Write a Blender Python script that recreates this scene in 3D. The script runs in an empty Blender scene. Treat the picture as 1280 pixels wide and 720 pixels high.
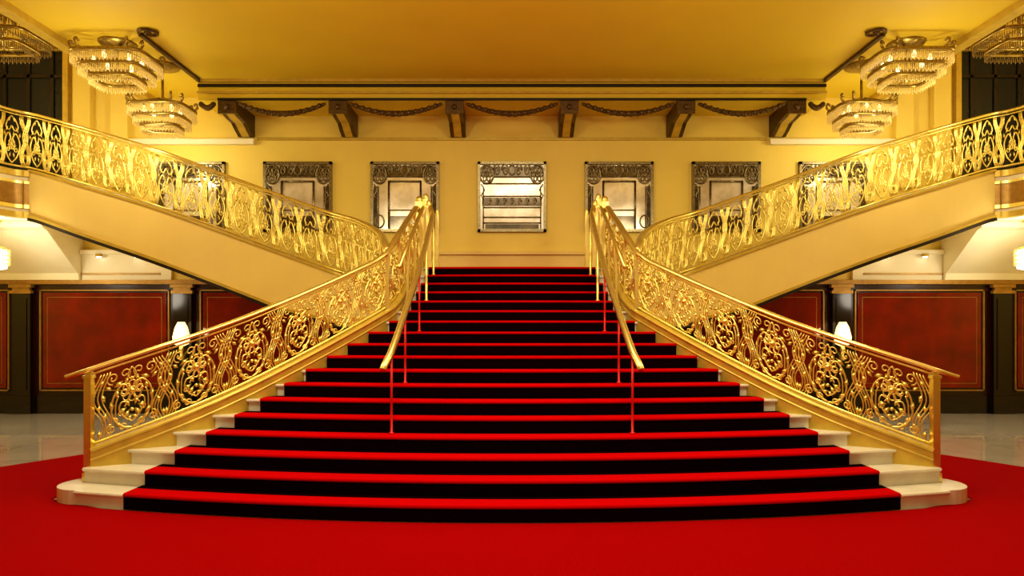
import bpy, math, random
from mathutils import Vector
random.seed(4)
PI=math.pi
sc=bpy.context.scene
try:
    sc.view_settings.view_transform='Standard'
    sc.view_settings.look='Medium High Contrast'
    sc.view_settings.exposure=.16
except Exception:
    pass
COL=sc.collection

# ------------------------------------------------------------ materials
def mat(name,col,rough=.5,metal=0,noise=0,nscale=20,bump=0,emis=None,es=0,col2=None,coat=0,spec=.5,pos=(.3,.7)):
    m=bpy.data.materials.new(name); m.use_nodes=True
    nt=m.node_tree; b=nt.nodes['Principled BSDF']
    b.inputs['Roughness'].default_value=rough; b.inputs['Metallic'].default_value=metal
    b.inputs['Base Color'].default_value=(*col,1); b.inputs['Specular IOR Level'].default_value=spec
    if coat: b.inputs['Coat Weight'].default_value=coat
    tc=nt.nodes.new('ShaderNodeTexCoord')
    nz=nt.nodes.new('ShaderNodeTexNoise'); nz.inputs['Scale'].default_value=nscale; nz.inputs['Detail'].default_value=6
    nt.links.new(tc.outputs['Object'],nz.inputs['Vector'])
    cr=nt.nodes.new('ShaderNodeValToRGB')
    c2=col2 or tuple(max(0,c*(1-noise)) for c in col)
    cr.color_ramp.elements[0].position=pos[0]; cr.color_ramp.elements[1].position=pos[1]
    cr.color_ramp.elements[0].color=(*c2,1); cr.color_ramp.elements[1].color=(*col,1)
    nt.links.new(nz.outputs['Fac'],cr.inputs['Fac']); nt.links.new(cr.outputs['Color'],b.inputs['Base Color'])
    if bump:
        bp=nt.nodes.new('ShaderNodeBump'); bp.inputs['Strength'].default_value=bump; bp.inputs['Distance'].default_value=.01
        nt.links.new(nz.outputs['Fac'],bp.inputs['Height']); nt.links.new(bp.outputs['Normal'],b.inputs['Normal'])
    if emis:
        b.inputs['Emission Color'].default_value=(*emis,1); b.inputs['Emission Strength'].default_value=es
    return m
GOLD=mat('gold_metal',(1.0,.86,.27),.32,.9,.15,30)
GOLDR=mat('gold_rail',(.95,.80,.28),.28,.92,.12,12)
GOLDP=mat('gold_paint',(.66,.48,.08),.38,.35,.2,8)
GOLDF=mat('thin_gilt_frame',(.42,.24,.05),.4,.5,.3,12)
WALLM=mat('yellow_wall',(.87,.68,.14),.55,0,.05,2)
CEILM=mat('yellow_ceiling',(.76,.56,.035),.5,0,.05,1.2)
CREAM=mat('cream_stringer',(.82,.62,.19),.5,0,.05,2)
CREAM2=mat('cream_plaster',(.92,.85,.60),.5,0,.05,3)
DARKT=mat('dark_trim',(.02,.011,.004),.4,0,.3,20)
BRONZE=mat('dark_bronze',(.15,.095,.02),.38,.7,.5,25)
SWAG=mat('garland_bronze',(.17,.10,.025),.45,.5,.6,22)
CHFR=mat('chandelier_bronze',(.50,.36,.09),.32,.8,.4,25)
REDC=mat('red_carpet',(.35,.0003,.0006),.95,0,.22,160,.5,spec=.03)
REDT=mat('red_stair_carpet',(.53,.0004,.001),.95,0,.2,150,.5,spec=.03)
SHADEC=mat('painted_shade_carpet',(.012,.0003,.0008),.97,0,.5,120,.4,spec=.03)  # shade on the risers, put into the carpet colour
MARB=mat('stair_marble',(.80,.77,.63),.22,0,.12,5)
REDM=mat('red_marble_panel',(.22,.006,.0022),.09,0,.5,2.5)
WOODD=mat('dark_wood',(.035,.006,.003),.24,0,.4,9)
BLACK=mat('black_base',(.010,.004,.003),.14,0,.3,9)
SILV=mat('antique_silver',(.38,.31,.16),.28,.8,.65,30)
REDP=mat('red_reflection_brass',(.60,.002,.003),.35,.2,.1,20)  # carpet's reflection in the brass, painted as a red base colour
BLUEG=mat('night_glass',(.012,.016,.022),.12,0,.4,1.5)
PANE=mat('mirror_glass',(.92,.86,.70),.16,.35,.3,3,col2=(.66,.58,.40),pos=(.40,.6))  # reflected lit room painted in as cream tone and blotches
PANE2=mat('mirror_glass_dim',(.16,.12,.06),.12,.35,.5,5,pos=(.4,.6))  # dim reflections put into the colour as a darker glass
CRYS=mat('crystal',(.88,.68,.25),.2,.0,.5,60,emis=(1,.66,.17),es=.20)  # emission stands in for bulb light caught in the crystals
CRYG=mat('unlit_crystal',(.42,.30,.09),.2,.2,.5,60)
BULB=mat('lamp_bulb',(1,.9,.6),.3,emis=(1,.76,.34),es=2.0)
GLASSW=mat('frosted_lamp_glass',(1,.9,.7),.3,emis=(1,.92,.76),es=4)
SCON=mat('amber_lamp_glass',(1,.8,.4),.3,emis=(1,.72,.32),es=1.7)

def tile_mat():
    m=bpy.data.materials.new('floor_tile'); m.use_nodes=True; nt=m.node_tree; b=nt.nodes['Principled BSDF']
    b.inputs['Roughness'].default_value=.04; b.inputs['Specular IOR Level'].default_value=1.0
    b.inputs['Coat Weight'].default_value=.6; b.inputs['Coat Roughness'].default_value=.03
    tc=nt.nodes.new('ShaderNodeTexCoord'); br=nt.nodes.new('ShaderNodeTexBrick')
    br.offset=0; br.inputs['Scale'].default_value=1; br.inputs['Brick Width'].default_value=1.1; br.inputs['Row Height'].default_value=1.1
    br.inputs['Mortar Size'].default_value=.004
    br.inputs['Color1'].default_value=(.93,.90,.84,1); br.inputs['Color2'].default_value=(.78,.74,.68,1); br.inputs['Mortar'].default_value=(.5,.42,.3,1)
    nz=nt.nodes.new('ShaderNodeTexNoise'); nz.inputs['Scale'].default_value=1.6; nz.inputs['Detail'].default_value=9
    mx=nt.nodes.new('ShaderNodeMixRGB'); mx.blend_type='MULTIPLY'; mx.inputs[0].default_value=.4
    nt.links.new(tc.outputs['Object'],br.inputs['Vector']); nt.links.new(tc.outputs['Object'],nz.inputs['Vector'])
    nt.links.new(br.outputs['Color'],mx.inputs[1]); nt.links.new(nz.outputs['Fac'],mx.inputs[2]); nt.links.new(mx.outputs[0],b.inputs['Base Color'])
    return m
TILE=tile_mat()

# ------------------------------------------------------------ mesh helpers
def catmull(P,n=8):
    P=[Vector(p) for p in P]; out=[]
    for i in range(len(P)-1):
        p0=P[i-1] if i>0 else P[0]*2-P[1]; p1=P[i]; p2=P[i+1]; p3=P[i+2] if i+2<len(P) else P[-1]*2-P[-2]
        for k in range(n):
            t=k/n
            out.append(.5*((2*p1)+(p2-p0)*t+(2*p0-5*p1+4*p2-p3)*t*t+(3*p1-p0-3*p2+p3)*t**3))
    out.append(P[-1]); return out

class MB:
    def __init__(s): s.v=[]; s.f=[]; s.m=[]; s.mi=0
    def add(s,vs,fs):
        o=len(s.v); s.v+= [tuple(v) for v in vs]; s.f+=[tuple(i+o for i in f) for f in fs]; s.m+=[s.mi]*len(fs)
    def box(s,x0,x1,y0,y1,z0,z1):
        if x0>x1:x0,x1=x1,x0
        s.add([(x0,y0,z0),(x1,y0,z0),(x1,y1,z0),(x0,y1,z0),(x0,y0,z1),(x1,y0,z1),(x1,y1,z1),(x0,y1,z1)],
              [(0,3,2,1),(4,5,6,7),(0,1,5,4),(1,2,6,5),(2,3,7,6),(3,0,4,7)])
    def prism(s,pts,z0,z1):
        n=len(pts)
        s.add([(p[0],p[1],z0) for p in pts]+[(p[0],p[1],z1) for p in pts],
              [tuple(reversed(range(n))),tuple(range(n,2*n))]+[(i,(i+1)%n,n+(i+1)%n,n+i) for i in range(n)])
    def sweep(s,pts,prof,ref=(0,0,1),closed=False,scale=None):
        pts=[Vector(p) for p in pts]; n=len(pts); k=len(prof); ref=Vector(ref); vs=[]
        for i,p in enumerate(pts):
            if closed: t=pts[(i+1)%n]-pts[i-1]
            else: t=pts[min(i+1,n-1)]-pts[max(i-1,0)]
            if t.length<1e-9: t=Vector((1,0,0))
            t.normalize(); sd=t.cross(ref)
            if sd.length<1e-4: sd=t.cross(Vector((1,0.1,0)))
            sd.normalize(); up=sd.cross(t); q=scale[i] if scale else 1
            for a,b in prof: vs.append(p+sd*a*q+up*b*q)
        fs=[]
        for i in range(n if closed else n-1):
            j=(i+1)%n
            for c in range(k): fs.append((i*k+c,i*k+(c+1)%k,j*k+(c+1)%k,j*k+c))
        if not closed: fs.append(tuple(reversed(range(k)))); fs.append(tuple(range((n-1)*k,n*k)))
        s.add(vs,fs)
    def tube(s,pts,r,k=6,ref=(0,0,1),closed=False,scale=None):
        s.sweep(pts,[(r*math.cos(2*PI*i/k),r*math.sin(2*PI*i/k)) for i in range(k)],ref,closed,scale)
    def lathe(s,prof,c,k=16):
        vs=[];fs=[]
        for r,z in prof:
            for i in range(k): vs.append((c[0]+r*math.cos(2*PI*i/k),c[1]+r*math.sin(2*PI*i/k),c[2]+z))
        for j in range(len(prof)-1):
            for i in range(k): fs.append((j*k+i,j*k+(i+1)%k,(j+1)*k+(i+1)%k,(j+1)*k+i))
        fs.append(tuple(reversed(range(k)))); fs.append(tuple(range((len(prof)-1)*k,len(prof)*k)))
        s.add(vs,fs)
    def ball(s,c,r,k=8,zs=1):
        s.lathe([(max(r*math.sin(PI*j/6),.0005),-r*zs*math.cos(PI*j/6)) for j in range(7)],c,k)
    def obj(s,name,mats,parent=None,smooth=False,label=None,cat=None,group=None,kind=None,base=None):
        if not isinstance(mats,(list,tuple)): mats=[mats]
        xs=[v[0] for v in s.v]; ys=[v[1] for v in s.v]; zs=[v[2] for v in s.v]
        o=Vector(((min(xs)+max(xs))/2,(min(ys)+max(ys))/2,min(zs))) if base is None else Vector(base)
        me=bpy.data.meshes.new(name); me.from_pydata([(v[0]-o[0],v[1]-o[1],v[2]-o[2]) for v in s.v],[],s.f)
        for m in mats: me.materials.append(m)
        me.polygons.foreach_set('material_index',s.m)
        if smooth: me.polygons.foreach_set('use_smooth',[True]*len(me.polygons))
        me.update()
        ob=bpy.data.objects.new(name,me); COL.objects.link(ob)
        place(ob,o,parent)
        tag(ob,label,cat,group,kind); return ob
def place(ob,o,parent):
    o=Vector(o)
    if parent:
        ob.parent=parent; w=Vector((0,0,0)); q=parent
        while q: w+=q.location; q=q.parent
        ob.location=o-w
    else: ob.location=o
def tag(ob,label=None,cat=None,group=None,kind=None):
    if label: ob['label']=label
    if cat: ob['category']=cat
    if group: ob['group']=group
    if kind: ob['kind']=kind
def empty(name,loc,label=None,cat=None,group=None,parent=None):
    e=bpy.data.objects.new(name,None); e.empty_display_size=.1; COL.objects.link(e); place(e,loc,parent); tag(e,label,cat,group); return e
def struct(name,fn,mats):
    b=MB(); fn(b); return b.obj(name,mats,kind='structure')

class Path:
    def __init__(s,pts):
        s.p=[Vector(p) for p in pts]; s.c=[0]
        for a,b in zip(s.p,s.p[1:]): s.c.append(s.c[-1]+math.hypot(b.x-a.x,b.y-a.y))
        s.L=s.c[-1]
    def at(s,u):
        u=max(0,min(s.L-1e-6,u))
        lo,hi=0,len(s.c)-1
        while hi-lo>1:
            m=(lo+hi)//2
            if s.c[m]<=u: lo=m
            else: hi=m
        t=(u-s.c[lo])/max(1e-9,s.c[hi]-s.c[lo]); return s.p[lo].lerp(s.p[hi],t)
    def nrm(s,u):
        t=s.at(u+.05)-s.at(u-.05); n=Vector((t.y,-t.x,0)); n.normalize(); return n
    def sub(s,u0,u1,n,dz=0):
        return [s.at(u0+(u1-u0)*i/n)+Vector((0,0,dz)) for i in range(n+1)]

# ------------------------------------------------------------ ironwork motif
def spiral(cx,cy,r,a0,turns,d=1,n=14,rend=.2):
    return [(cx+r*(1-(1-rend)*t)*math.cos(a0+d*turns*2*PI*t),cy+r*(1-(1-rend)*t)*math.sin(a0+d*turns*2*PI*t)) for t in [i/n for i in range(n+1)]]
def motif(kind):
    C=[];L=[];B=[]
    def both(pts,r,cl=False):
        C.append((pts,r,cl)); C.append(([(1-a,b) for a,b in pts],r,cl))
    def cm(P,n=5): return [(p.x,p.y) for p in catmull([(a,b,0) for a,b in P],n)]
    def leaf(a,b,ang,l=.13,w=.035):
        L.append((a,b,ang,l,w)); L.append((1-a,b,PI-ang,l,w))
    if kind==0:
        both(cm([(.5,.02),(.36,.08),(.21,.28),(.22,.56),(.35,.74),(.44,.66),(.40,.57),(.34,.61)]),1.1)
        both(cm([(.5,.02),(.38,.05),(.27,.2),(.26,.45),(.30,.58)]),.8)
        both(cm([(.5,.12),(.40,.2),(.31,.34),(.34,.46),(.42,.44),(.39,.38)]),.9)
        for o,w in ((-.02,.09),(.03,.085),(.08,.08),(.13,.07)):
            both([(o+w*math.sin(2*PI*t*1.1+.3),t) for t in [i/18 for i in range(19)]],.8)
        both(spiral(.19,.10,.08,PI/2,1.3,1),.8)
        both(spiral(.22,.88,.10,-PI/2,1.4,-1),.9)
        both(spiral(.40,.90,.09,-PI/2,1.2,1),.8)
        both(spiral(.36,.07,.06,0,1.2,1),.8)
        both(spiral(.33,.30,.06,PI/2,1.3,-1,10),.7)
        both(cm([(.5,.98),(.44,.86),(.5,.76)]),.9)
        for k in range(8):
            a=k*PI/4
            C.append(([(.5+.11*math.cos(a)+.055*math.cos(q),.60+.11*math.sin(a)+.055*math.sin(q)) for q in [j*PI/4 for j in range(8)]],.8,True))
        C.append(([(.5+.06*math.cos(q),.60+.06*math.sin(q)) for q in [j*PI/4 for j in range(8)]],.9,True))
        B.append((.5,.60,.055)); B.append((.5,.3,.035)); B.append((.5,.8,.03))
        leaf(.27,.22,2.3); leaf(.2,.45,1.8,.15,.045); leaf(.3,.76,.5,.15,.05); leaf(.42,.25,1.0,.14,.05); leaf(.08,.62,1.9,.15,.045); leaf(.1,.32,1.2,.15,.045); leaf(.44,.42,1.9,.12,.04)
        leaf(.06,.85,1.1,.13,.045); leaf(.36,.33,.4,.13,.045); leaf(.3,.13,2.7,.13,.045); leaf(.28,.62,1.4,.13,.045); leaf(.42,.78,.9,.11,.04); leaf(.02,.08,1.5,.12,.04); leaf(.16,.74,2.4,.12,.04); leaf(.46,.18,.6,.1,.04); leaf(.02,.48,1.4,.12,.04)
    else:
        both(cm([(.5,.02),(.30,.16),(.20,.42),(.34,.62),(.46,.52),(.38,.44)]),1.0)
        both(cm([(.5,.98),(.36,.90),(.26,.76),(.38,.68),(.5,.78)]),.9)
        for o,w in ((.0,.10),(.06,.09),(.12,.08)):
            both([(o+w*math.sin(2*PI*t*1.3),t) for t in [i/16 for i in range(17)]],.9)
        both(spiral(.14,.12,.09,PI/2,1.3,1),.8); both(spiral(.14,.86,.09,-PI/2,1.3,-1),.8)
        both(spiral(.34,.30,.08,PI/2,1.3,-1,10),.8)
        for k in range(6):
            a=k*PI/3
            C.append(([(.5+.075*math.cos(a)+.045*math.cos(q),.40+.075*math.sin(a)+.045*math.sin(q)) for q in [j*PI/3 for j in range(6)]],.8,True))
        B.append((.5,.40,.045))
        leaf(.24,.25,2.2,.15,.05); leaf(.3,.7,.8,.15,.05); leaf(.08,.5,1.4,.16,.05); leaf(.42,.6,1.5,.14,.05); leaf(.42,.18,1.1,.12,.05); leaf(.4,.9,.6,.14,.05); leaf(.2,.6,1.9,.13,.05); leaf(.04,.2,1.3,.14,.05); leaf(.05,.78,1.7,.14,.05)
    return C,L,B
MOT=[motif(0),motif(1)]
def panel(path,u0,u1,z0,h,kind,r=.0105):
    b=MB(); W=u1-u0
    def M(a,c,off=0):
        u=u0+a*W; p=path.at(u)
        if off: p=p+path.nrm(u)*off
        return Vector((p.x,p.y,p.z+z0+c*h))
    N=path.nrm((u0+u1)/2); C,L,B=MOT[kind]
    for pts,q,cl in C: b.tube([M(a,c) for a,c in pts],r*q,5,N,cl)
    for a,c,ang,l,w in L:
        l/=2
        ca,sa=math.cos(ang),math.sin(ang); l*=1.1;w*=.8
        b.add([M(a+l*ca,c+l*sa),M(a-w*sa,c+w*ca),M(a-l*ca,c-l*sa),M(a+w*sa,c-w*ca),M(a,c,.014),M(a,c,-.014)],
              [(0,1,4),(1,2,4),(2,3,4),(3,0,4),(1,0,5),(2,1,5),(3,2,5),(0,3,5)])
    for a,c,q in B: b.ball(M(a,c),q*W*.9,8)
    return b

# ------------------------------------------------------------ geometry constants
H=.14; T=.30; D0=5.9; NS=18; KS=27.
def arc(x,c): return c+x*x/KS
def nose(x,y): return min(2.52,H+(y-x*x/KS-D0)*H/T)
plan=catmull([(4.04,6.9,0),(3.42,7.27,0),(2.97,7.64,0),(2.60,8.05,0),(2.24,8.5,0),(1.94,8.92,0),(1.66,9.34,0)],10)[:-1]+catmull([(1.64,9.38,0),(1.565,9.75,0),(1.52,10.4,0),(1.49,10.8,0),(1.46,11.25,0)],8)
def lowpath(s): return Path([(s*p.x,p.y,nose(p.x,p.y)) for p in plan])
def rh(y):
    if y<7.2: return .88
    if y<9.2: return .88-.05*math.sin(PI*(y-7.2)/2.0*.5)
    if y<9.8: return .83+.11*(y-9.2)/.6
    return .94

# ------------------------------------------------------------ grand staircase
gs=empty('staircase',(0,8.5,0),"wide flared marble staircase with bright red carpet runner","staircase")
WC=[3.40,3.36,3.21,3.02,2.84,2.67,2.50,2.34,2.17,1.99,1.79,1.58,1.44,1.38,1.35,1.32,1.30,1.28]
BACK=11.3
for i in range(1,NS+1):
    c=D0+T*(i-1); b=MB()
    idx=next(k for k,p in enumerate(plan) if p.y-p.x*p.x/KS>=c)
    side=[(p.x,p.y) for p in plan[idx:] if p.y<BACK]+[(1.46,BACK)]
    W=plan[idx].x
    right=[]
    if i==1:
        W=3.92
        right=[(3.92+.32*math.sin(t),6.80-.33*math.cos(t)) for t in [k*PI/14 for k in range(15)]]
        side=[(3.6,7.25)]+[q for q in side if q[1]>7.35]
    fr=[(W*(-1+2*k/32),arc(W*(-1+2*k/32),c)) for k in range(33)]
    poly=fr+right+side+[(-x,y) for x,y in reversed(side)]+[(-x,y) for x,y in reversed(right)]
    b.prism(poly,(i-1)*H,i*H)
    nz=[(x,arc(x,c)+.01,i*H-.018) for x,_ in fr]
    b.sweep(nz,[(-.0,-.016),(.030,-.012),(.036,.004),(.030,.017),(-.0,.019)])
    b.obj('step',MARB,gs)
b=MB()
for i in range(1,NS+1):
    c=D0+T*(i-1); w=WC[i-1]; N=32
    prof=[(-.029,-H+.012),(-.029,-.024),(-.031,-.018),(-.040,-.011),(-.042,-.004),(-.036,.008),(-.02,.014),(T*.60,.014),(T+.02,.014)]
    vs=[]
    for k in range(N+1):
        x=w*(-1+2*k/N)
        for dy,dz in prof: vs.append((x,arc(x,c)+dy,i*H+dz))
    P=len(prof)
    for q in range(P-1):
        b.mi=1 if (q<=1 or q==P-2) else 0  # risers and rear strip of each tread take the painted shade
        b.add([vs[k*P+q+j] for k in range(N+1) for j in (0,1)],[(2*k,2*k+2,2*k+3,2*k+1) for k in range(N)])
b.obj('carpet_runner',[REDT,SHADEC],gs,label="bright red carpet runner with near-black shade painted on risers and tread backs")
for s in (-1,1):
    pa=lowpath(s); b=MB(); th=.075
    n=50; vs=[]
    for k in range(n+1):
        u=pa.L*k/n; p=pa.at(u); nr=pa.nrm(u)*th; zt=p.z+.13
        a=p+nr; c=p-nr
        vs+=[(a.x,a.y,0.141),(a.x,a.y,zt),(c.x,c.y,zt),(c.x,c.y,0.0 if k>6 else .141)]
    fs=[]
    for k in range(n):
        for j in range(4): fs.append((4*k+j,4*k+(j+1)%4,4*k+4+(j+1)%4,4*k+4+j))
    fs+=[(3,2,1,0),(4*n,4*n+1,4*n+2,4*n+3)]
    b.add(vs,fs)
    for dz,rr in ((.115,.022),(.02,.012)):
        for q in (1,-1):
            b.tube([pa.at(pa.L*k/n)+pa.nrm(pa.L*k/n)*th*q+Vector((0,0,dz)) for k in range(n+1)],rr,6)
    b.obj('stringer',GOLDP,gs,label="golden curved side curb under the balustrade")

def post(b,x,y,z0,z1,w=.05):
    b.box(x-w,x+w,y-w,y+w,z0,z1-.05)
    b.box(x-w*1.3,x+w*1.3,y-w*1.3,y+w*1.3,z0,z0+.08)
    b.box(x-w*1.25,x+w*1.25,y-w*1.25,y+w*1.25,z1-.05,z1-.02)
    b.box(x-w*.8,x+w*.8,y-w*.8,y+w*.8,z1-.02,z1+.01)
RAIL=[(-.055,-.012),(-.045,.014),(-.02,.026),(.02,.026),(.045,.014),(.055,-.012),(.03,-.022),(-.03,-.022)]
for s in (-1,1):
    pa=lowpath(s)
    e=empty('balustrade',(s*2.6,8.3,.8),"gilt scrollwork balustrade curving down the main stair",parent=gs)
    n=60; b=MB()
    top=[p+Vector((0,0,rh(p.y))) for p in pa.p]
    t0=(top[0]-top[1]).normalized(); top=[top[0]+t0*.22]+top
    b.sweep(top,[(q[0]*.9,q[1]*.85) for q in RAIL]); b.obj('handrail',GOLDR,e,True)
    b=MB(); b.tube([pa.at(pa.L*k/n)+Vector((0,0,rh(pa.at(pa.L*k/n).y)-.05)) for k in range(n+1)],.011,6)
    b.tube([pa.at(pa.L*k/n)+Vector((0,0,.155)) for k in range(n+1)],.015,6); b.obj('rail_bar',GOLD,e,True)
    b=MB(); post(b,s*4.04,6.88,.141,1.17,.034); b.obj('newel_post',GOLDR,e)
    for x,y,w in ((1.64,9.40,.040),(1.55,9.85,.020),(1.53,10.2,.020),(1.51,10.55,.020),(1.48,10.9,.020)):
        b=MB(); zb=nose(x,y); post(b,s*x,y,zb+.12,zb+rh(y)-.005,w); b.obj('post',GOLDR,e)
    b=MB(); ip=catmull([(s*1.49,9.48,nose(1.5,9.48)+.62),(s*1.42,9.75,nose(1.42,9.75)+.80),(s*1.38,10.3,nose(1.38,10.3)+.90),(s*1.36,10.9,nose(1.36,10.9)+.96),(s*1.35,11.15,3.48)],6)
    b.sweep(ip,[(q[0]*.5,q[1]*.85) for q in RAIL]); b.obj('inner_rail',GOLDR,e,True)
    for y in (9.80,10.3,10.85):
        x=1.42-.06*(y-9.8)
        b=MB(); zb=math.floor((y-D0)/T+1)*H; post(b,s*x,y,zb+.0,nose(x,y)+.80+.1*(y-9.75),.016); b.obj('post',GOLDR,e)
    np_=9; u0=.06; du=(pa.L-u0-.04)/np_
    for k in range(np_):
        panel(pa,u0+du*k,u0+du*(k+1),.17,.62,0,.0090).obj('scroll_panel',GOLD,e,True)
    for x,y,zt,w in ((1.46,11.32,3.64,.055),(1.29,11.16,3.55,.042),(1.37,11.42,3.70,.042),(1.18,11.36,3.44,.03)):
        b=MB(); z1=zt-.06
        b.box(s*x-w,s*x+w,y-w,y+w,2.52,z1); b.box(s*x-w*1.25,s*x+w*1.25,y-w*1.25,y+w*1.25,2.52,2.62)
        b.lathe([(w*1.05,0),(w*1.1,.02),(w*1.0,.05),(w*.75,.075),(w*.4,.09),(w*.05,.095)],(s*x,y,z1),14); b.obj('newel_post',GOLDR,e)

for s in (-1,1):
    x=s*1.17
    e=empty('centre_handrail',(x,7.0,.56),"pale brass stair handrail on slender brass posts with painted red carpet reflection",parent=gs)
    pts=[(x*1.05,6.84,1.20),(x*1.035,6.88,1.26),(x*1.01,7.02,1.36)]
    for y in (7.4,8): pts.append((x,y,nose(x,y)+.74))
    for y,a in ((9,.76),(10,.82),(10.7,.90)): pts.append((x*(1+.01*(y-9)),y,nose(x,y)+a))
    pts+= [(s*1.22,10.98,3.36),(s*1.27,11.14,3.48)]
    b=MB(); b.sweep(catmull(pts,6),[(q[0]*.66,q[1]*1.2) for q in RAIL])
    b.obj('rail',GOLDR,e,True)
    for st,hh in ((4,.70),(7,.71),(11,.74)):
        y=D0+T*(st-1)+.14+x*x/KS; b=MB(); z0=st*H+.014
        b.lathe([(.03,0),(.026,.012),(.013,.02),(.012,.3),(.012,nose(x,y)+hh-z0)],(x,y,z0),10)
        b.obj('post',REDP,e,True,label="slender brass post with painted red carpet reflection")
    for st,hh in ((14,.79),(17,.86)):
        y=D0+T*(st-1)+.14; b=MB(); z0=st*H+.014
        b.lathe([(.035,0),(.03,.012),(.018,.02),(.017,.3),(.017,nose(x,y)+hh-z0)],(x*1.01,y,z0),10)
        b.obj('post',GOLD,e,True,label="brass post")
b=MB(); b.prism([(-1.6,BACK),(1.6,BACK),(1.6,12.2),(2.6,12.2),(2.6,13.44),(-2.6,13.44),(-2.6,12.2),(-1.6,12.2)],2.2,2.52)
b.mi=1; b.box(-1.26,1.26,BACK,13.4,2.52,2.534)
b.obj('landing',[MARB,REDT],gs,label="marble landing with red carpet")

# ------------------------------------------------------------ side flights
up=[(1.69,9.55,1.80),(1.82,10.1,1.96),(2.12,10.8,2.17),(2.56,11.38,2.37),(3.15,11.75,2.57),(4.5,11.88,3.06),(5.8,11.68,3.53),(7.08,11.8,3.92),(7.9,12.0,4.17),(8.2,11.95,4.22),(8.33,11.6,4.22),(8.55,10.6,4.22),(8.7,9,4.22)]
upd=catmull(up,8)
def zat(x):
    for a,c in zip(upd,upd[1:]):
        if a.x<=x<=c.x: return a.z+(c.z-a.z)*(x-a.x)/max(1e-6,c.x-a.x)
    return 4.22
for s in (-1,1):
    pa=Path([(s*p.x,p.y,p.z) for p in upd])
    fl=empty('side_staircase',(s*5,12.6,2.52),"cream curved side stair flight rising to the mezzanine","staircase","side stair flights")
    uE=next(c for c,p in zip(pa.c,pa.p) if abs(p.x)>8.02); n=60
    def hb(x):
        t=(abs(x)-2.3)/5.9; t=max(0,min(1,t)); return .98-.19*t if t>.25 else .74+.765*t
    def U(k): return uE*k/n
    b=MB(); vs=[]
    for k in range(n+1):
        p=pa.at(U(k)); h=hb(p.x); q=p+Vector((-s*.02,.11,0))
        vs+=[(p.x,p.y,p.z+.03),(q.x,q.y,p.z+.03),(q.x,q.y,p.z-h),(p.x,p.y,p.z-h)]
    fs=[]
    for k in range(n):
        for j in range(4): fs.append((4*k+j,4*k+(j+1)%4,4*k+4+(j+1)%4,4*k+4+j))
    fs+=[(3,2,1,0),(4*n,4*n+1,4*n+2,4*n+3)]
    b.add(vs,fs); b.obj('stringer',CREAM,fl)
    def line(off): return [pa.at(U(k))+Vector((0,-.02,-hb(pa.at(U(k)).x)+off)) for k in range(n+1)]
    b=MB(); b.sweep(line(.01),[(-.02,-.035),(.03,-.035),(.03,.014),(-.02,.014)]); b.obj('stringer_trim',DARKT,fl)
    b=MB(); b.sweep(line(.05),[(-.02,-.022),(.022,-.022),(.022,.022),(-.02,.022)]); b.obj('gilt_moulding',GOLDP,fl)
    b=MB(); b.sweep([pa.at(U(k))+Vector((0,-.01,.02)) for k in range(n+1)],[(-.02,-.02),(.03,-.02),(.03,.02),(-.02,.02)]); b.obj('gilt_moulding',GOLDP,fl)
    b=MB(); vs=[]
    for k in range(n+1):
        p=pa.at(U(k)); h=hb(p.x)-.06
        vs+=[(p.x,p.y+.12,p.z-.30),(p.x,13.44,p.z-.30),(p.x,13.44,p.z-h),(p.x,p.y+.12,p.z-h)]
    b.add(vs,fs); b.obj('stair_body',CREAM,fl)
    for k in range(6):
        uz=next(c for c,p in zip(pa.c,pa.p) if abs(p.x)>=2.95)
        p=pa.at(uz*k/6); q=pa.at(uz*(k+1)/6)
        i0=(s*1.62,9.85+1.5*k/6); i1=(s*1.62,9.85+1.5*(k+1)/6)
        if k==5: i1=(s*2.62,12.15)
        poly=[(p.x-s*.02,p.y+.06),(q.x-s*.02,q.y+.06),i1,i0]
        if s<0: poly=poly[::-1]
        zt=1.80+.72*(k+1)/6-.01
        b=MB(); b.prism(poly,zt-.42,zt); b.obj('step',MARB,fl)
    for k in range(12):
        x0=2.65+5.38*k/12; x1=2.65+5.38*(k+1)/12; zt=max(2.53,zat((x0+x1)/2))
        b=MB(); b.box(s*x0,s*x1,12.05,13.44,zt-.36,zt); b.obj('step',MARB,fl)
    e=empty('balustrade',(s*5,12,3),"gilt scrollwork balustrade along side flight and mezzanine",parent=fl)
    n2=110
    def rr_(i): return .92+.05*min(1,i/20)
    rail=[pa.at(pa.L*i/n2)+Vector((0,0,rr_(i))) for i in range(n2+1)]
    kz=nose(1.64,9.38)+rh(9.38)
    rail=[Vector((s*1.64,9.40,kz-.02)),Vector((s*1.655,9.47,kz+.07))]+rail[1:]
    b=MB(); b.sweep(rail,RAIL); b.obj('handrail',GOLDR,e,True)
    b=MB(); b.tube([pa.at(pa.L*i/n2)+Vector((0,0,rr_(i)-.05)) for i in range(n2+1)],.012,5); b.tube(pa.sub(0,pa.L,n2,.07),.018,6); b.obj('rail_bar',GOLD,e,True)
    npn=28; du=pa.L/npn
    for k in range(npn):
        panel(pa,du*k,du*(k+1),.09,.78 if k<3 else .81,1,.0115).obj('scroll_panel',GOLD,e,True)
    edge=[(s*8.06,13.40)]+[(s*8.06,12.05)]+[(s*p.x,p.y) for p in upd if p.x>8.1]+[(s*8.85,6),(s*8.9,-4.9),(s*9.97,-4.9),(s*9.97,13.40)]
    if s>0: edge=edge[::-1]
    be=empty('balcony',(s*9,9,3.43),"mezzanine balcony with gilt moulded edge","balcony","mezzanine balconies")
    b=MB(); b.prism(edge,3.43,4.22); b.obj('slab',CREAM2,be)
    ed=[(s*8.07,12.03,0)]+[(s*p.x,p.y-.01 if p.y>11.8 else p.y,0) for p in upd if p.x>8.1]+[(s*8.84,6,0),(s*8.88,-4.8,0)]
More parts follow.
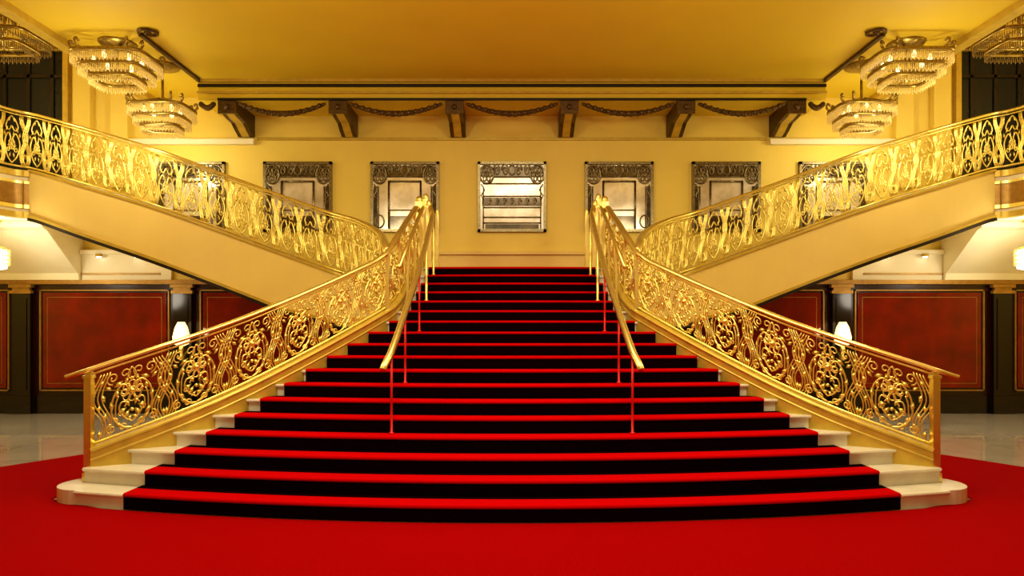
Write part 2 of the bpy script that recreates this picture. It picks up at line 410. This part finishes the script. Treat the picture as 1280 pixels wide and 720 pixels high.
    for nm,zz,ww,hh,m in (('gilt_moulding',4.17,.05,.05,GOLDP),('gilt_moulding',4.02,.03,.02,GOLD),('fascia_band',3.82,.02,.17,GOLDF),('gilt_moulding',3.62,.035,.03,GOLD),('gilt_moulding',3.48,.05,.05,GOLDP)):
        b=MB(); b.sweep([(x,y,zz) for x,y,_ in ed],[(-ww,-hh),(ww,-hh),(ww,hh),(-ww,hh)]); b.obj(nm,m,be)

# ------------------------------------------------------------ room shell
struct('floor',lambda b:b.box(-10,10,-5,13.6,-.1,0),TILE)
struct('wall_back',lambda b:b.box(-10.2,10.2,13.6,13.8,0,7.5),WALLM)
struct('wall_left',lambda b:b.box(-10.2,-10,-5,13.6,0,7.5),WALLM)
struct('wall_right',lambda b:b.box(10,10.2,-5,13.6,0,7.5),WALLM)
struct('wall_front',lambda b:b.box(-10.2,10.2,-5.2,-5,0,7.5),WALLM)
def ceil(b):
    b.box(-6.8,6.8,-5,13.6,5.95,6.15)
    b.box(-10.2,-6.8,-5.2,13.8,7.5,7.6); b.box(6.8,10.2,-5.2,13.8,7.5,7.6)
    b.box(-6.8,-6.7,-5,13.6,6.15,7.5); b.box(6.7,6.8,-5,13.6,6.15,7.5)
struct('ceiling',ceil,CEILM)
cp=[(4.4,9.5),(5.36,9.1),(5.6,8.7),(5.85,8.23),(6.3,7.4),(7,6),(7.4,4.5),(7.5,-2.5)]
inner=[(3.95*(-1+2*k/24),arc(3.95*(-1+2*k/24),5.85)) for k in range(25)]
inner=[(-4.12,8.0),(-4.29,7.2),(-4.29,6.7)]+inner[1:-1]+[(4.29,6.7),(4.29,7.2),(4.12,8.0)]
pts=[(-4.12,9.5)]+[(-x,y) for x,y in cp]+[(x,y) for x,y in reversed(cp)]+[(4.12,9.5)]+inner[::-1]
b=MB(); b.prism(pts,0.0005,.012)
b.obj('carpet',REDC,label="large plain red carpet spread before the staircase",cat="carpet")

struct('trim_1',lambda b:b.box(-5.5,5.5,12.62,13.6,5.6,5.95),CEILM)
struct('trim_2',lambda b:(b.box(-5.5,5.5,12.59,12.62,5.82,5.87),b.box(-5.15,5.15,12.58,12.62,5.585,5.62)),DARKT)
struct('trim_3',lambda b:(b.box(-5.5,5.5,12.56,12.62,5.70,5.735),b.box(-5.5,5.5,12.56,12.62,5.90,5.95),b.box(-4.8,4.8,13.56,13.6,5.14,5.19)),GOLDP)
struct('trim_4',lambda b:(b.box(-7.2,-4.85,13.5,13.6,5.05,5.15),b.box(7.2,4.85,13.5,13.6,5.05,5.15)),CREAM2)
for k,s in enumerate((-1,1)):
    struct('trim_%d'%(5+k),lambda b:b.box(s*6.72,s*6.9,-4.9,13.55,5.85,6.05),GOLDP)
struct('trim_7',lambda b:(b.box(-2.3,2.3,13.55,13.6,2.52,2.98),b.box(-2.3,2.3,13.5,13.6,2.98,3.04),b.box(-2.3,2.3,13.52,13.6,2.74,2.78)),CREAM)
struct('trim_8',lambda b:b.box(-10,10,13.52,13.6,0.0,2.42),WOODD)
struct('baseboard_back',lambda b:b.box(-10,10,13.46,13.52,0,.34),BLACK)
def sides(a,c,*r):
    def f(b):
        b.box(-c,-a,*r); b.box(a,c,*r)
    return f
struct('trim_9',lambda b:(sides(4.7,10,13.46,13.6,2.42,2.50)(b),sides(6.6,10,13.50,13.6,2.60,2.63)(b)),GOLDF)
struct('trim_10',lambda b:(sides(6.4,8.08,13.52,13.6,2.5,2.98)(b),sides(6.4,8.08,13.46,13.6,2.98,3.06)(b)),CREAM2)
def soff(b):
    for s in (-1,1):
        P=[(13.59,2.50),(13.45,2.50),(13.42,2.62),(13.28,2.72),(12.52,3.30),(12.40,3.34),(12.38,3.425),(13.59,3.425)]
        n=len(P); x0,x1=s*8.09,s*9.98
        b.add([(x0,y,z) for y,z in P]+[(x1,y,z) for y,z in P],[tuple(range(n)),tuple(reversed(range(n,2*n)))]+[(i,n+i,n+(i+1)%n,(i+1)%n) for i in range(n)])
struct('trim_11',soff,CREAM2)
for k,s in enumerate((-1,1)):
    def f(b):
        b.box(s*5.44,s*5.50,10.6,12.6,5.90,5.95)
        b.tube([(s*5.47+s*x,10.55+y,5.92) for x,y in spiral(-.16,0,.16,0,1.4,-1)],.022,6)
    struct('trim_%d'%(12+k),f,SWAG)
for s in (-1,1):
    for x in (7.0,7.7):
        e=empty('downlight',(s*x,13.4,2.9),"small round glowing downlight under moulding","downlight","small downlights")
        b=MB(); b.lathe([(.05,0),(.06,.01),(.06,.05)],(s*x,13.42,2.93),12); b.obj('ring',GOLDP,e,True)
        b=MB(); b.lathe([(.03,-.02),(.04,-.01),(.04,.0)],(s*x,13.42,2.93),12); b.obj('bulb',GLASSW,e,True)

def redpanel(x0,x1,s):
    e=empty('wall_panel',(s*(x0+x1)/2,13.5,.42),"dark red marble wall panel in thin gilt frame","wall panel","red marble panels")
    z0,z1=.42,2.32; b=MB(); a,c=sorted((s*x0,s*x1)); b.box(a+.06,c-.06,13.495,13.519,z0+.06,z1-.06); b.obj('marble_slab',REDM,e)
    b=MB()
    for (p,q,r,t) in ((a,c,z0,z0+.025),(a,c,z1-.025,z1),(a,a+.025,z0,z1),(c-.025,c,z0,z1)): b.box(p,q,13.48,13.519,r,t)
    i=.14
    for (p,q,r,t) in ((a+i,c-i,z0+i,z0+i+.008),(a+i,c-i,z1-i-.008,z1-i),(a+i,a+i+.008,z0+i,z1-i),(c-i-.008,c-i,z0+i,z1-i)): b.box(p,q,13.488,13.50,r,t)
    b.obj('gilt_frame',GOLDF,e)
for s in (-1,1):
    for x0,x1 in ((6.42,8.85),(3.5,5.85),(9.42,9.96)): redpanel(x0,x1,s)
    for x in (9.14,6.14):
        e=empty('pilaster',(s*x,13.45,0),"black wood pilaster with gilt capital","pilaster","dark pilasters")
        b=MB(); b.box(s*x-.17,s*x+.17,13.40,13.455,.34,2.24); b.box(s*x-.11,s*x+.11,13.385,13.40,.45,2.15); b.obj('shaft',BLACK,e)
        b=MB(); b.box(s*x-.2,s*x+.2,13.36,13.455,0,.34); b.obj('plinth',BLACK,e)
        b=MB(); b.box(s*x-.2,s*x+.2,13.37,13.455,2.24,2.3); b.box(s*x-.21,s*x+.21,13.36,13.455,2.35,2.41); b.box(s*x-.16,s*x+.16,13.39,13.455,2.3,2.35); b.obj('capital',GOLDF,e)
for s in (-1,1):
    x=s*6.05; y=13.17
    e=empty('wall_sconce',(x,13.3,1.0),"glowing amber gilt wall sconce on dark pilaster","wall lamp","wall sconces")
    b=MB(); b.lathe([(.02,0),(.07,.05),(.02,.1),(.05,.2),(.03,.28)],(x,y,1.0),10); b.tube([(x,y,1.1),(x,y+.08,1.05),(x,13.38,1.15)],.02,6,(1,0,0)); b.obj('bracket',GOLD,e,True)
    b=MB(); b.lathe([(.05,0),(.13,.04),(.15,.16),(.11,.34),(.06,.44)],(x,y,1.27),12); b.obj('lamp_shade',SCON,e,True)

# ------------------------------------------------------------ windows (mirrored openings)
def window(n,cx,kind):
    z0,z1=3.41,4.73; w=.645; y=13.6; a,c=cx-w,cx+w
    e=bpy.data.objects.new('window_%d'%n,None); e.location=(cx,y,z0); COL.objects.link(e); e['kind']='structure'
    b=MB(); b.box(a+.05,c-.05,y-.03,y-.005,z0+.05,z1-.05); b.obj('glass',PANE,e)
    b=MB()
    for (p,q,r,t) in ((a,c,z0,z0+.05),(a,c,z1-.05,z1),(a,a+.05,z0,z1),(c-.05,c,z0,z1)): b.box(p,q,y-.07,y-.002,r,t)
    b.obj('frame',SILV,e)
    b=MB(); Y=y-.05
    def Pt(u,v): return (cx+u*w,Y,z0+v*(z1-z0))
    def cu(pts,r=.014,cl=False): b.tube([Pt(u,v) for u,v in pts],r,5,(0,1,0),cl)
    for s in (-1,1):
        for q in (.20,.44): cu([(s*q+s*x,v) for x,v in spiral(0,.88,.10,0,1.6,1)])
        q=.74; v0=.82
        cu([(s*q+s*.20*math.cos(t),v0+.13*math.sin(t)) for t in [k*PI/8 for k in range(16)]],.020,True)
        for j in range(6):
            tt=j*2*PI/6; cu([(s*(q+.11*math.cos(tt))+.05*math.cos(t),v0+.07*math.sin(tt)+.035*math.sin(t)) for t in [k*PI/3 for k in range(6)]],.014,True)
        cu([(s*q+.04*math.cos(t),v0+.03*math.sin(t)) for t in [k*PI/3 for k in range(6)]],.02,True)
        cu([(s*.90,.68),(s*.80,.60),(s*.90,.52),(s*.84,.46)],.012)
        if kind: cu([(s*q+s*.13*math.cos(t),.15+.09*math.sin(t)) for t in [k*PI/6 for k in range(12)]],.014,True)
    cu([(.10*math.cos(t),.88+.07*math.sin(t)) for t in [k*PI/5 for k in range(10)]],.016,True)
    b.box(cx-.34,cx+.34,y-.06,y-.03,z0+.775*1.32,z0+.775*1.32+.02)
    b.box(a+.06,c-.06,y-.06,y-.03,z0+.955*1.32,z0+.955*1.32+.012)
    if kind==0:
        for v in (.68,.50,.34,.2,.12): b.box(a+.10,c-.10,y-.055,y-.03,z0+v*1.32,z0+v*1.32+.022)
        for s in (-1,1): b.box(cx+s*.54-.01,cx+s*.54+.01,y-.055,y-.03,z0+.06,z0+.86)
        for j in range(7): cu([(-.66+.22*j+x,v) for x,v in spiral(0,.43,.06,0,1.3,1)],.012)
    else:
        m=.30
        for s in (-1,1):
            b.box(cx+s*m-.018,cx+s*m+.018,y-.06,y-.03,z0+.06,z0+.96)
            b.box(cx+s*.50-.01,cx+s*.50+.01,y-.06,y-.03,z0+.06,z0+.86)
        b.box(cx-m,cx+m,y-.06,y-.03,z0+.93,z0+.965)
        b.box(cx-m,cx+m,y-.055,y-.03,z0+.40,z0+.42)
    b.obj('ornament',SILV,e,True)
    b=MB()
    b.box(a+.06,c-.06,y-.04,y-.028,z0+.79*1.32,z0+.94*1.32)
    if kind==0:
        b.box(a+.08,c-.08,y-.04,y-.028,z0+.37*1.32,z0+.49*1.32); b.box(a+.14,c-.14,y-.04,y-.028,z0+.06,z0+.11*1.32)
    else:
        b.box(cx-.28,cx+.28,y-.04,y-.028,z0+.06,z0+.30)
        for s in (-1,1): b.box(cx+s*.52,cx+s*.59,y-.04,y-.028,z0+.06,z0+.86)
    b.obj('dim_pane',PANE2,e)
for k in range(7): window(k+1,(k-3)*2.017,0 if k==3 else 1)
for k,s in enumerate((-1,1)):
    e=bpy.data.objects.new('window_%d'%(8+k),None); e.location=(s*8.92,13.6,4.3); COL.objects.link(e); e['kind']='structure'
    a,c=sorted((s*8.42,s*9.75)); b=MB(); b.box(a,c,13.55,13.598,4.25,6.8); b.obj('glass',BLUEG,e)
    b=MB()
    for (p,q,r,t) in ((a-.1,c+.1,6.8,6.95),(a-.1,a,4.25,6.8),(c,c+.1,4.25,6.8)): b.box(p,q,13.48,13.598,r,t)
    b.obj('frame',GOLDP,e)
    b=MB(); mid=(a+c)/2
    for x in (a+.22,mid,c-.22): b.box(x-.03,x+.03,13.52,13.55,4.25,6.8)
    b.box(a,c,13.52,13.55,6.3,6.36); b.obj('mullion',DARKT,e)
    for x in (8.05,7.35):
        e=empty('pilaster',(s*x,13.5,4.22),"yellow painted upper pilaster with gilt capital","pilaster","upper pilasters")
        b=MB(); b.box(s*x-.16,s*x+.16,13.46,13.598,4.23,7.0); b.obj('shaft',WALLM,e)
        b=MB(); b.box(s*x-.22,s*x+.22,13.42,13.598,7.0,7.2); b.obj('capital',GOLDP,e)

# ------------------------------------------------------------ corbels and garlands
CB=[-4.99,-3.05,-1.01,1.01,3.05,4.99]
for x in CB:
    e=empty('corbel',(x,13.1,5.2),"dark gilt scroll corbel supporting the cornice","corbel","cornice corbels")
    prof=[(13.59,5.2),(13.5,5.18),(13.35,5.24),(13.15,5.34),(12.9,5.36),(12.68,5.40),(12.65,5.5),(12.66,5.598),(13.59,5.598)]
    def ext(b,x0,x1):
        n=len(prof); b.add([(x0,y,z) for y,z in prof]+[(x1,y,z) for y,z in prof],[tuple(range(n)),tuple(reversed(range(n,2*n)))]+[(i,n+i,n+(i+1)%n,(i+1)%n) for i in range(n)])
    b=MB(); ext(b,x-.07,x+.07); b.obj('scroll_body',GOLDP,e)
    for q in (-.14,.07):
        b=MB(); ext(b,x+q,x+q+.07); b.obj('side_scroll',BRONZE,e)
    b=MB(); b.box(x-.16,x+.16,12.60,12.648,5.36,5.58); b.ball((x,12.60,5.47),.05,8); b.obj('rosette',SWAG,e)
for k in range(7):
    xs=[-5.66]+CB+[5.66]; a,c=xs[k],xs[k+1]; b=MB(); n=28
    ya=12.60; pts=[];scl=[]
    for j in range(n+1):
        t=j/n; x=a+.21+(c-a-.42)*t; pts.append((x,ya,5.53-(.18 if c-a>1 else .08)*(1-(2*t-1)**2))); scl.append((.6+.5*(1-abs(2*t-1)))*(1.15 if j%2 else .85))
    b.tube(pts,.046,7,scale=scl)
    for j in range(2,n-1,2):
        p=pts[j]; b.ball((p[0],p[1]-.02,p[2]),.046,6)
    b.obj('garland',SWAG,label="dark bronze leaf garland hanging between cornice corbels",cat="garland",group="cornice garlands")

# ------------------------------------------------------------ chandeliers (boxy stepped crystal tiers)
def sq(R,t,p=.40):
    c,s_=math.cos(t),math.sin(t)
    return R*math.copysign(abs(c)**p,c),R*.85*math.copysign(abs(s_)**p,s_)
def chandelier(x,y,z,R,lit=True,label="boxy tiered crystal chandelier glowing warm gold",zc=5.95):
    e=empty('chandelier',(x,y,z-.5),label,"chandelier","chandeliers")
    b=MB()
    b.lathe([(.10,0),(.16,.02),(.26,.05),(.28,.08)],(x,y,zc-.081),16)
    b.tube([(x,y,zc-.05),(x,y,z-.35)],.022,8,(1,0,0))
    for k in range(8):
        t=k*PI/4+PI/8; cx,cy=sq(1,t)
        P=catmull([(x+cx*.04,y+cy*.04,z+.16),(x+cx*R*.4,y+cy*R*.4,z+.10),(x+cx*R*.8,y+cy*R*.8,z+.03),(x+cx*R*1.02,y+cy*R*1.02,z+.08),(x+cx*R*1.0,y+cy*R*1.0,z+.16),(x+cx*R*.92,y+cy*R*.92,z+.12)],4)
        b.tube(P,.02,5)
    TI=((1,0,.18),(.84,-.17,.15),(.62,-.31,.13))
    for rr,dz,_ in TI:
        ring=[sq(R*rr,k*PI/24) for k in range(48)]
        b.sweep([(x+p,y+q,z+dz) for p,q in ring],[(-.012,-.022),(.012,-.022),(.012,.022),(-.012,.022)],closed=True)
    for k in range(4):
        t=k*PI/2; cx,cy=sq(R,t)
        b.tube([(x,y,z-.02),(x+cx,y+cy,z-.01)],.01,4)
        b.tube([(x,y,z-.31),(x+cx*.62,y+cy*.62,z-.31)],.01,4)
    b.obj('frame',CHFR,e,True)
    b=MB()
    for rr,z0,ln in TI:
        cnt=int(130*rr)
        per=[sq(R*rr,2*PI*i/256) for i in range(257)]
        cum=[0]
        for i in range(256): cum.append(cum[-1]+math.dist(per[i],per[i+1]))
        j=0
        for k in range(cnt):
            d=cum[-1]*k/cnt
            while cum[j+1]<d: j+=1
            f=(d-cum[j])/max(1e-9,cum[j+1]-cum[j])
            px=x+per[j][0]*(1-f)+per[j+1][0]*f; py=y+per[j][1]*(1-f)+per[j+1][1]*f; l=ln*(1 if k%2 else .80); w=.013
            zt=z+z0-.01
            b.add([(px,py,zt),(px+w,py,zt-l*.75),(px,py+w,zt-l*.75),(px-w,py,zt-l*.75),(px,py-w,zt-l*.75),(px,py,zt-l)],
                  [(0,1,2),(0,2,3),(0,3,4),(0,4,1),(5,2,1),(5,3,2),(5,4,3),(5,1,4)])
    b.obj('crystal_fringe',CRYS if lit else CRYG,e,kind='stuff')
    for k in range(6):
        t=k*PI/3+PI/8; px,py=x+R*.6*math.cos(t),y+R*.55*math.sin(t)
        b=MB(); b.lathe([(.02,-.08),(.035,-.05),(.03,-.01),(.006,.03)],(px,py,z-.0),8)
        b.obj('candle_bulb',BULB if lit else CRYG,e,True)
def pt(x,y,z,p,r=.1,c=(1,.89,.64)):
    l=bpy.data.lights.new('lamp_and_fill_light','POINT'); l.energy=p; l.shadow_soft_size=r; l.color=c
    o=bpy.data.objects.new('lamp_and_fill_light',l); o.location=(x,y,z); COL.objects.link(o); return o
for s in (-1,1):
    chandelier(s*6.02,11.0,5.70,.55); pt(s*6.02,10.6,4.6,38,.2)
    chandelier(s*5.80,11.95,5.24,.46,label="crystal chandelier close to the cornice wall"); pt(s*6.2,12.5,4.7,26,.2)
    chandelier(s*7.62,10.8,6.12,.62,False,label="unlit gilt chandelier crown near the high ceiling",zc=7.5)
    x=s*8.75
    e=empty('pendant_lamp',(x,12.2,2.6),"white crystal drum lamp under the mezzanine","pendant lamp","mezzanine pendant lamps")
    b=MB(); b.lathe([(.05,0),(.09,.03),(.10,.05)],(x,12.2,3.375),12); b.tube([(x,12.2,3.40),(x,12.2,2.98)],.012,6,(1,0,0)); b.lathe([(.20,0),(.2,.02),(.03,.07)],(x,12.2,2.93),16); b.obj('fitting',GOLD,e,True)
    b=MB(); b.lathe([(.08,-.34),(.16,-.32),(.17,-.2),(.18,-.1),(.18,0)],(x,12.2,2.93),20); b.obj('lamp_shade',GLASSW,e,True)
    b=MB()
    for k in range(28):
        t=2*PI*k/28
        for j in range(4): b.ball((x+.2*math.cos(t),12.2+.2*math.sin(t),2.90-.07*j),.016,5,2)
    b.obj('crystal_drop',CRYS,e,kind='stuff')
    pt(s*8.45,11.6,2.85,38,.25,(1,.93,.76)); pt(s*6.05,12.9,1.50,7,.1,(1,.75,.4))
    pt(s*7.0,11.9,2.2,13,.2,(1,.92,.75))
    pt(s*8.6,10.5,5.6,75,.3)

def area(loc,rot,size,e,c=(1,.89,.66)):
    l=bpy.data.lights.new('hall_fill_light','AREA'); l.energy=e; l.size=size; l.color=c  # added fill, out of view, no fixture behind it
    o=bpy.data.objects.new('hall_fill_light',l); o.location=loc; o.rotation_euler=rot; COL.objects.link(o)
area((0,4.4,5.9),(0,0,0),3,165)
area((0,7.8,5.9),(0,0,0),3,95)
area((0,-2,5.5),(math.radians(65),0,0),5,115)
pt(-3.2,6.2,4.3,160,.4); pt(3.2,6.2,4.3,160,.4)  # added uplights washing the ceiling, floating in mid-air without a fixture

w=bpy.data.worlds.new('world'); sc.world=w; w.use_nodes=True
w.node_tree.nodes['Background'].inputs[0].default_value=(1,.7,.35,1); w.node_tree.nodes['Background'].inputs[1].default_value=.05

cam=bpy.data.cameras.new('camera'); cam.sensor_width=36; cam.lens=900/1280*36; cam.shift_y=50/1280
co=bpy.data.objects.new('camera',cam); co.location=(0,0,1.6); co.rotation_euler=(PI/2,0,0); COL.objects.link(co); sc.camera=co
